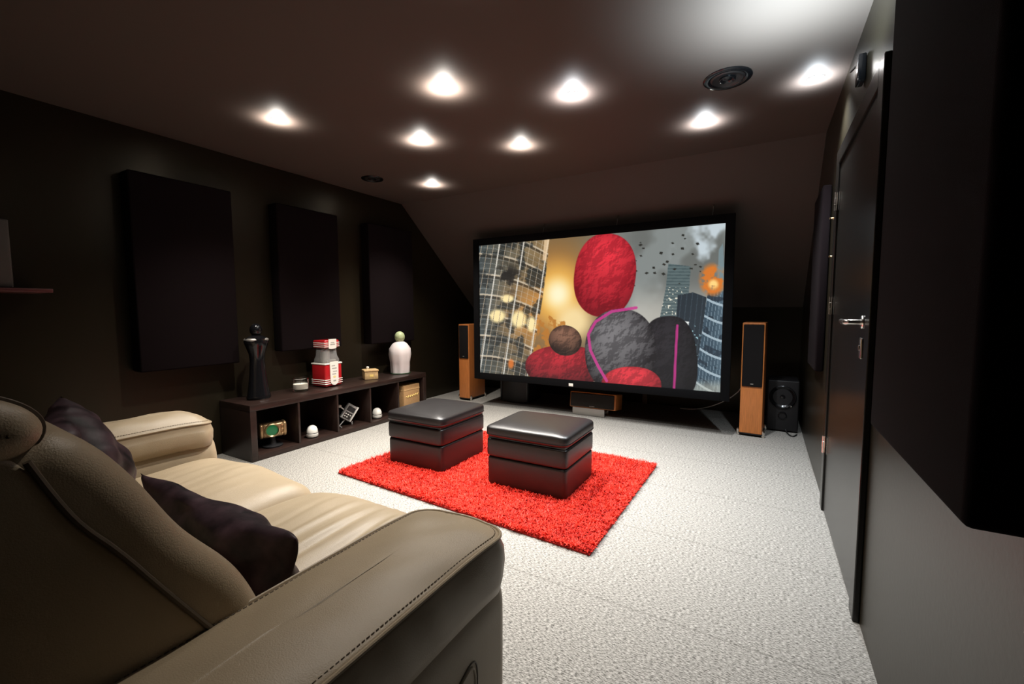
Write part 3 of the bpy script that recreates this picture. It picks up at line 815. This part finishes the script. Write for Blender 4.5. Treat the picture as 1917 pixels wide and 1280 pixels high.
# ------------------------------------------------------------------ red shag rug
RC = [(-2.655, 2.035), (-.690, 1.930), (-.665, 3.315), (-2.60, 3.42)]
t = thing('shag_rug', 'bright red shaggy rug on grey carpet under the two ottomans', 'rug', ((RC[0][0] + RC[2][0]) / 2, (RC[0][1] + RC[2][1]) / 2, 0))
bm = B()
a = [bm.verts.new((x, y, .001)) for x, y in RC]; b_ = [bm.verts.new((x, y, .009)) for x, y in RC]
bm.faces.new(a[::-1]); bm.faces.new(b_)
for i in range(4): bm.faces.new((a[i], a[(i + 1) % 4], b_[(i + 1) % 4], b_[i]))
obj('backing', rel(bm, t), mat('red_rug_backing', (.40, .012, .008), .9), t, smooth=False)
NT = 105000
s, w = rng.random(NT), rng.random(NT)
P = np.array(RC); s_ = s[:, None]; w_ = w[:, None]
bp = (P[0] * (1 - s_) + P[1] * s_) * (1 - w_) + (P[3] * (1 - s_) + P[2] * s_) * w_
clump = np.sin(bp[:, 0] * 41 + 3 * np.sin(bp[:, 1] * 23)) * np.sin(bp[:, 1] * 47 + 3 * np.sin(bp[:, 0] * 19))
ang = rng.random(NT) * 2 * PI; ln = .020 + .016 * rng.random(NT) + .005 * clump; lean = .35 + .75 * rng.random(NT)
dirv = np.stack([np.cos(ang), np.sin(ang)], 1)
side = np.stack([-dirv[:, 1], dirv[:, 0]], 1) * (.0016 + .0012 * rng.random(NT))[:, None]
mid = bp + dirv * (ln * np.sin(lean * .6) * .5)[:, None]; tip = bp + dirv * (ln * np.sin(lean))[:, None]
zm = .008 + ln * .55; zt = .008 + ln * np.cos(lean)
z0 = np.full(NT, .008)
V = np.stack([np.c_[bp - side, z0], np.c_[bp + side, z0], np.c_[mid - side, zm], np.c_[mid + side, zm], np.c_[tip - side * .5, zt], np.c_[tip + side * .5, zt]], 1)
V[..., 0] -= t.location[0]; V[..., 1] -= t.location[1]
k = np.arange(NT)[:, None] * 6
q = np.concatenate([k + np.array([[0, 1, 3, 2]]), k + np.array([[2, 3, 5, 4]])], 0)
me = fastmesh('pile', V.reshape(-1, 3), q)
at = me.attributes.new('tone', 'FLOAT', 'POINT')
tone = np.clip(.5 + .4 * clump + .6 * (rng.random(NT) - .5), 0, 1)
at.data.foreach_set('value', np.repeat(tone, 6).astype(np.float32))
me.materials.append(M['rug']); o = bpy.data.objects.new('pile', me); link(o, t); o['kind'] = 'stuff'

# ------------------------------------------------------------------ ottomans
def ottoman(x, y, w, d, lab, z=.022):
    t = thing('leather_ottoman', lab, 'ottoman', (x, y, z), 0, 'black leather ottomans on the rug')
    hw, hd = w / 2, d / 2
    def band(name, z0, z1, gx, e):
        bm = B(); superbox(bm, hw + gx, hd + gx, (z1 - z0) / 2, .10, 72, 26, T(0, 0, (z0 + z1) / 2), ez=e)
        return obj(name, bm, M['ottoman'], t, angle=70)
    band('lower_body', 0, .195, .0, .12); band('upper_body', .190, .320, .004, .16)
    bm = B()
    n = 40; hi = []; 
    superbox(bm, hw + .012, hd + .012, .05, .16, 80, 30, T(0, 0, .362), ez=.42)
    for v in bm.verts:
        u_, v_ = v.co.x / hw, v.co.y / hd
        if v.co.z > .36: v.co.z += .010 * max(0, 1 - u_ * u_) * max(0, 1 - v_ * v_) + .002 * math.sin(v.co.x * 23 + v.co.y * 11)
    obj('lid_cushion', bm, M['ottoman'], t, angle=80)
    bm = B(); P = []
    for i in range(64):
        a = 2 * PI * i / 64; f_ = lambda q: math.copysign(abs(q) ** .16, q)
        P.append(((hw + .011) * f_(math.cos(a)), (hd + .011) * f_(math.sin(a)), .345))
    tube(bm, P, .0035, 6, closed=True); obj('piping', bm, M['ottoman'], t)
    bm = B(); box(bm, -hw + .01, hw - .01, -hd + .01, hd - .01, .30, .34); obj('lid_board', bm, M['ottoman'], t)
    return t
ottoman(-1.295, 2.625, .575, .49, 'black leather cube ottoman on the red rug, right hand and nearer one')
ottoman(-2.22, 2.64, .525, .555, 'black leather cube ottoman on the red rug, left hand one by the shelf')

# ------------------------------------------------------------------ sofa
sofa = thing('leather_sofa', 'large taupe leather two seat recliner sofa in the left foreground', 'sofa', (-1.63, .5, 0))
def S(bm): return rel(bm, sofa)
def seat_disp(cx, ph, fold_c, fold_w, amp):
    def f(v, n):
        u = (v.x - cx); q = max(0, min(1, (v.y - .42) / .72))
        crown = .030 * max(0, 1 - (u / .40) ** 2) * max(0, min(1, n.z + .5))
        k = math.exp(-((v.x - fold_c) / fold_w) ** 2) * math.sin(q * PI) ** .7 * max(0, n.z)
        fold = amp * (math.sin(v.x * 82 + 2.2 * math.sin(v.y * 4.5 + ph) + v.y * 9) + .35 * math.sin(v.x * 141 + 1.5 * math.sin(v.y * 7) + ph)) * k
        soft = .004 * math.sin(v.x * 17 + ph) * math.sin(v.y * 13 + ph * 2)
        return crown + fold + soft
    return f
# seats (profile in Y,Z)
sp = chaikin([(.36, .20), (.36, .42), (.50, .440), (.80, .455), (1.00, .462), (1.12, .440), (1.165, .37), (1.155, .26), (1.10, .19)], 3)
XA, XB, XC = -.825, -1.63, -2.435
for x0, x1, ph, fc, fwid, am in ((XB + .002, XA, .3, -1.12, .26, .0060), (XC, XB - .002, 1.7, -2.05, .20, .0016)):
    bm = B(); loft(bm, sp, x0, x1, .085, .085, 'X', 110, 10, 70, seat_disp((x0 + x1) / 2, ph, fc, fwid, am)); obj('seat_cushion', S(bm), M['leather'], sofa, angle=80)
# foot rest panels under the seats
fp = chaikin([(.95, .06), (.95, .24), (1.06, .24), (1.12, .21), (1.13, .12), (1.09, .06)], 2)
for x0, x1 in ((XB + .004, XA), (XC, XB - .004)):
    bm = B(); loft(bm, fp, x0, x1, .03, .03, 'X', 48, 5, 8); obj('footrest', S(bm), M['leather'], sofa, angle=80)
bm = B(); box(bm, -2.62, -.64, -.08, .90, .03, .22, .02); obj('base', S(bm), M['black'], sofa)
# backrests: front cushion and back shell share one seam
seam = [(.478, .438), (.425, .522), (.353, .645), (.283, .763), (.236, .847), (.199, .900), (.176, .950), (.155, 1.004)]
shell = seam + [(.10, 1.035), (-.06, 1.03), (-.13, .90), (-.15, .5), (-.15, .22), (.40, .22)]
def back_disp(v, n): return .0035 * math.sin(v.z * 30 + v.x * 9) * (1 if n.y > .2 else 0)
front = [(.07, 1.000), (.12, 1.028), (.20, 1.035), (.236, .995), (.272, .93), (.340, .822), (.420, .70), (.458, .625), (.510, .47), (.48, .400), (.40, .41)] + [(y - .10, z - .055) for y, z in seam[1:-1]]
for x0, x1 in ((XB + .004, -.800), (-2.46, XB - .004)):
    bm = B(); loft(bm, chaikin(shell, 2), x0, x1, .02, .008, 'X', 90, 5, 10); obj('back_shell', S(bm), M['leather'], sofa, angle=80)
    bm = B(); loft(bm, chaikin(front, 2), x0, x1 - .001, .05, .05, 'X', 110, 10, 24, back_disp); obj('backrest_cushion', S(bm), M['leather'], sofa, angle=80)
    for xe, sg in ((x1, 1), (x0, -1)):
        bm = B(); tube(bm, [(xe + .001 * sg, y, z) for y, z in chaikin_open(seam)], .0045, 8); obj('back_piping', S(bm), M['thread'], sofa)
    # head rest roll
    hpf = lambda a, k=1: (.088 + .088 * k * math.cos(a), 1.050 + .050 * k * math.sin(a) - .10 * .088 * math.cos(a))
    bm = B(); loft(bm, [hpf(a) for a in np.linspace(0, 2 * PI, 40, endpoint=False)], x0 + .01, x1 + .012, .035, .035, 'X', 60, 8, 12); obj('headrest', S(bm), M['leather'], sofa, angle=80)
    bm = B(); tube(bm, [(x1 - .022, *hpf(a, 1.01)) for a in np.linspace(0, 2 * PI, 48, endpoint=False)], .0035, 6, closed=True); obj('headrest_piping', S(bm), M['thread'], sofa)
# arms: panel below, stuffed pad with rounded plan on top
def arm(xo, sgn, yf, roll, wid=.285):
    X = lambda d: xo + sgn * d
    bp_ = chaikin([(X(.026), .02), (X(.020), .30), (X(.020), .56), (X(wid - .03), .56), (X(wid - .005), .30), (X(wid - .005), .02)], 2)
    bm = B(); loft(bm, bp_, -.12, yf + .012, .03, .045, 'Y', 64, 7, 10); obj('arm_panel', S(bm), M['leather'], sofa, angle=80)
    # rounded plan outline, (d across the arm, y along it)
    r = .075; y0 = .02; out = []
    def arc(cx, cy, a0, a1, ra, n=10):
        for i in range(n + 1):
            a = a0 + (a1 - a0) * i / n; out.append((cx + ra * math.cos(a), cy + ra * math.sin(a)))
    arc(wid - .03, y0 + .03, -PI / 2, 0, .03, 4)
    out.extend((wid, y) for y in np.linspace(y0 + .05, yf - r - .02, 26)); arc(wid - r, yf - r, 0, PI / 2, r)
    out.extend((d, yf + .010 * math.sin((d - r) / (wid - 2 * r) * PI)) for d in np.linspace(wid - r - .015, r + .015, 8))
    arc(r, yf - r, PI / 2, PI, r); out.extend((0, y) for y in np.linspace(yf - r - .02, y0 + .05, 26)); arc(.03, y0 + .03, PI, PI * 1.5, .03, 4)
    n = len(out); P = [Vector(p) for p in out]; nr = []
    for i in range(n):
        t_ = (P[(i + 1) % n] - P[i - 1]).normalized(); nr.append(Vector((t_.y, -t_.x)))
    zr = .650
    rr = roll
    rings_ = [(.030, .500), (.006, .512), (-.004, .545), (-.006, .585), (-.003, .622 - rr * .35), (.004, .640 - rr * .28), (.006, zr - rr * .25)]
    bm = B(); R_ = []
    for k, (ins, z) in enumerate(rings_):
        ring = []
        for i in range(n):
            q = P[i] - nr[i] * ins
            if k in (2, 3, 4): q = q + nr[i] * (.0022 * math.sin(q.y * 55 + k * 1.3 + 2 * math.sin(q.y * 13)))
            drop = -.016 * max(0, (q.y - (yf - .22)) / .22) ** 2
            ring.append(bm.verts.new((X(q.x), q.y, z + drop)))
        R_.append(ring)
    for tt in (.05, .12, .22, .34, .48, .63, .78, .90, .97):
        ring = []
        for i in range(n):
            q0 = P[i] - nr[i] * .006
            sp_ = Vector((wid / 2, min(max(q0.y, y0 + wid / 2), yf - wid / 2)))
            q = q0.lerp(sp_, tt)
            e = min(1, tt / .3)
            z = zr - rr * .25 + (.024 + rr * .35) * (1 - (1 - tt) ** 2.6)
            z += (.0022 * math.sin(q.y * 19 + 2 * math.sin(q.x * 17)) + .0012 * math.sin(q.y * 37 + q.x * 50)) * e
            drop = -.016 * max(0, (q.y - (yf - .22)) / .22) ** 2
            ring.append(bm.verts.new((X(q.x), q.y, z + drop)))
        R_.append(ring)
    for a, b_ in zip(R_, R_[1:]):
        for i in range(n): bm.faces.new((a[i], a[(i + 1) % n], b_[(i + 1) % n], b_[i]))
    bm.faces.new(R_[-1]); bm.faces.new(R_[0][::-1])
    obj('arm_pad', S(bm), M['leather'], sofa, angle=80)
    dz = lambda y: -.016 * max(0, (y - (yf - .22)) / .22) ** 2
    seamp = [Vector((X(P[i].x - nr[i].x * .004), P[i].y - nr[i].y * .004, zr - rr * .25 + dz(P[i].y) + .001)) for i in range(n)]
    s0 = next(i for i in range(n) if P[i].x > wid - 1e-6)
    bm = B(); tube(bm, seamp, .0042, 8, closed=True); obj('arm_piping', S(bm), M['leather'], sofa)
    bm = B()
    ins = [Vector((X(P[i].x - nr[i].x * .017), P[i].y - nr[i].y * .017, .6555 - rr * .17 + dz(P[i].y))) for i in range(n)]
    for i in range(n):
        a, b_ = ins[i], ins[(i + 1) % n]; d = b_ - a
        m_ = max(1, round(d.length / .011))
        for k in range(m_): tube(bm, [a + d * ((k + .12) / m_), a + d * ((k + .72) / m_)], .0010, 5)
    obj('arm_stitching', S(bm), M['thread'], sofa)
arm(-.530, -1, .915, 0)
arm(-2.722, 1, 1.15, .09)
# recliner pull recess on the outer side of the right arm
P = chaikin([(.60 + .17 * cx, .30 + .12 * cz) for cx, cz in ((0, 0), (.25, .22), (.55, .48), (.80, .66), (.93, .66), (.99, .52), (1.0, .2), (.95, -.2), (.7, -.35), (.3, -.3), (.06, -.15))], 2)
bm = B(); tube(bm, [(-.5495, y, z) for y, z in P], .004, 8, closed=True); obj('recliner_pull_piping', S(bm), M['leather'], sofa)
bm = B(); tube(bm, [(-.5500, .69 + (y - .69) * 1.14, .31 + (z - .31) * 1.14) for y, z in P], .0022, 6, closed=True); obj('recliner_pull_seam', S(bm), M['thread'], sofa)
bm = B(); f1 = [bm.verts.new((-.5478, y, z)) for y, z in P]; f2 = [bm.verts.new((-.554, y, z)) for y, z in P]
bm.faces.new(f1); bm.faces.new(f2[::-1])
for i in range(len(P)): bm.faces.new((f1[i], f1[(i + 1) % len(P)], f2[(i + 1) % len(P)], f2[i]))
obj('recliner_pull', S(bm), M['leather'], sofa, smooth=False)

# pillows
def pillow(name, lab, size, loc, rot, seed, thick=.075):
    bm = B(); n = 44; w, h = size
    r = random.Random(seed); ph = [r.uniform(0, 6) for _ in range(6)]
    grid = {}
    for sgn in (1, -1):
        for i in range(n + 1):
            for j in range(n + 1):
                u_, v_ = -1 + 2 * i / n, -1 + 2 * j / n
                edge = (1 - abs(u_) ** 2.6) * (1 - abs(v_) ** 2.6)
                pin = 1 - .07 * (1 - abs(u_) ** 2) * abs(v_) ** 6
                pin2 = 1 - .07 * (1 - abs(v_) ** 2) * abs(u_) ** 6
                wv = .012 * math.sin(u_ * 3.5 + ph[0] + 2 * math.sin(v_ * 3 + ph[1])) + .006 * math.sin(u_ * 7 + v_ * 6 + ph[2]) + .0025 * math.sin(u_ * 15 - v_ * 12 + ph[3])
                d = thick * max(0, edge) ** .5 + wv * min(1, edge * 3)
                if edge <= 1e-6 and sgn == -1: grid[(sgn, i, j)] = grid[(1, i, j)]; continue
                fr = .009 * math.sin(u_ * 9 + v_ * 7 + ph[4]) * (1 - min(1, edge * 4))
                grid[(sgn, i, j)] = bm.verts.new((w / 2 * u_ * pin2, sgn * d + fr, h / 2 * v_ * pin))
    for sgn in (1, -1):
        for i in range(n):
            for j in range(n):
                q = [grid[(sgn, i, j)], grid[(sgn, i + 1, j)], grid[(sgn, i + 1, j + 1)], grid[(sgn, i, j + 1)]]
                try: bm.faces.new(q)
                except ValueError: pass
    o = obj(name, bm, M['velvetpillow'], None, angle=180)
    o.location = loc; o.rotation_euler = rot
    return tag(o, lab, 'cushion', 'dark velvet scatter cushions on the sofa')
pillow('scatter_cushion', 'crumpled dark aubergine velvet cushion leaning in the far left seat', (.42, .40), (-1.79, .475, .712), (math.radians(22), math.radians(4), math.radians(-20)), 5)
pillow('scatter_cushion', 'dark aubergine velvet cushion across the near seat beside the large arm', (.66, .33), (-1.245, .565, .535), (math.radians(4), math.radians(4), math.radians(4)), 9, .06)

# ------------------------------------------------------------------ far left: board with a pale box
t = tag(obj('wall_shelf', box(B(), XL, -3.56, .10, .855, 1.300, 1.322, .003), M['redwood']), 'dark mahogany wall shelf at the left edge of the photo', 'shelf')
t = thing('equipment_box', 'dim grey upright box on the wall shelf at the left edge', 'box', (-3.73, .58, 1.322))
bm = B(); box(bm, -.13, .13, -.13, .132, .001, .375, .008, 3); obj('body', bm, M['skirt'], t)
bm = B(); box(bm, .1295, .1315, .03, .075, .010, .028, .001); obj('badge', bm, M['black'], t)

# small bracket speaker on the right wall above the door, wall hooks beyond it
t = thing('wall_bracket_speaker', 'small black bracket speaker high on the right wall above the door', 'speaker', (XR, 2.53, 2.25))
bm = B(); box(bm, -.030, -.002, -.040, .040, -.060, .055, .006); obj('body', bm, M['gloss_black'], t)
bm = B(); tube(bm, [(-.016, .03, .045), (-.024, .15, .075), (-.022, .26, .110)], .006, 8); obj('arm', bm, M['darkplastic'], t)
for z, lab in ((1.735, 'upper tiny brass hook on the right wall beyond the door hinges'), (1.50, 'lower tiny brass hook on the right wall beyond the door hinges')):
    bm = B(); lathe(bm, [(0, 0), (.010, 0), (.006, -.006), (.004, -.018), (.008, -.024), (0, -.028)], 14, R(PI / 2, 'Y'))
    o = obj('wall_hook', bm, M['brass']); o.location = (XR - .001, 3.30 if z > 1.6 else 3.24, z); tag(o, lab, 'hook', 'brass hooks on the right wall')

# ------------------------------------------------------------------ camera, world, view
f_, yaw, pit, rol, h = 812.4376, .5256, .0758, -.0044, 1.1941
fwv = Vector((-math.sin(yaw) * math.cos(pit), math.cos(yaw) * math.cos(pit), -math.sin(pit)))
rt = Vector((math.cos(yaw), math.sin(yaw), 0)); up = rt.cross(fwv)
r2 = rt * math.cos(rol) + up * math.sin(rol); u2 = -rt * math.sin(rol) + up * math.cos(rol)
cd = bpy.data.cameras.new('camera'); cam = bpy.data.objects.new('camera', cd); link(cam)
cd.sensor_fit = 'HORIZONTAL'; cd.sensor_width = 36; cd.lens = f_ / 1917 * 36; cd.clip_start = .02
cam.matrix_world = Matrix(((r2.x, u2.x, -fwv.x, 0), (r2.y, u2.y, -fwv.y, 0), (r2.z, u2.z, -fwv.z, h), (0, 0, 0, 1)))
sc = bpy.context.scene; sc.camera = cam
wd = bpy.data.worlds.new('dark'); sc.world = wd; wd.use_nodes = True
wd.node_tree.nodes['Background'].inputs['Color'].default_value = (0, 0, 0, 1)
sc.view_settings.view_transform = 'Standard'; sc.view_settings.look = 'None'
sc.view_settings.exposure = 0; sc.view_settings.gamma = 1; sc.view_settings.use_curve_mapping = False
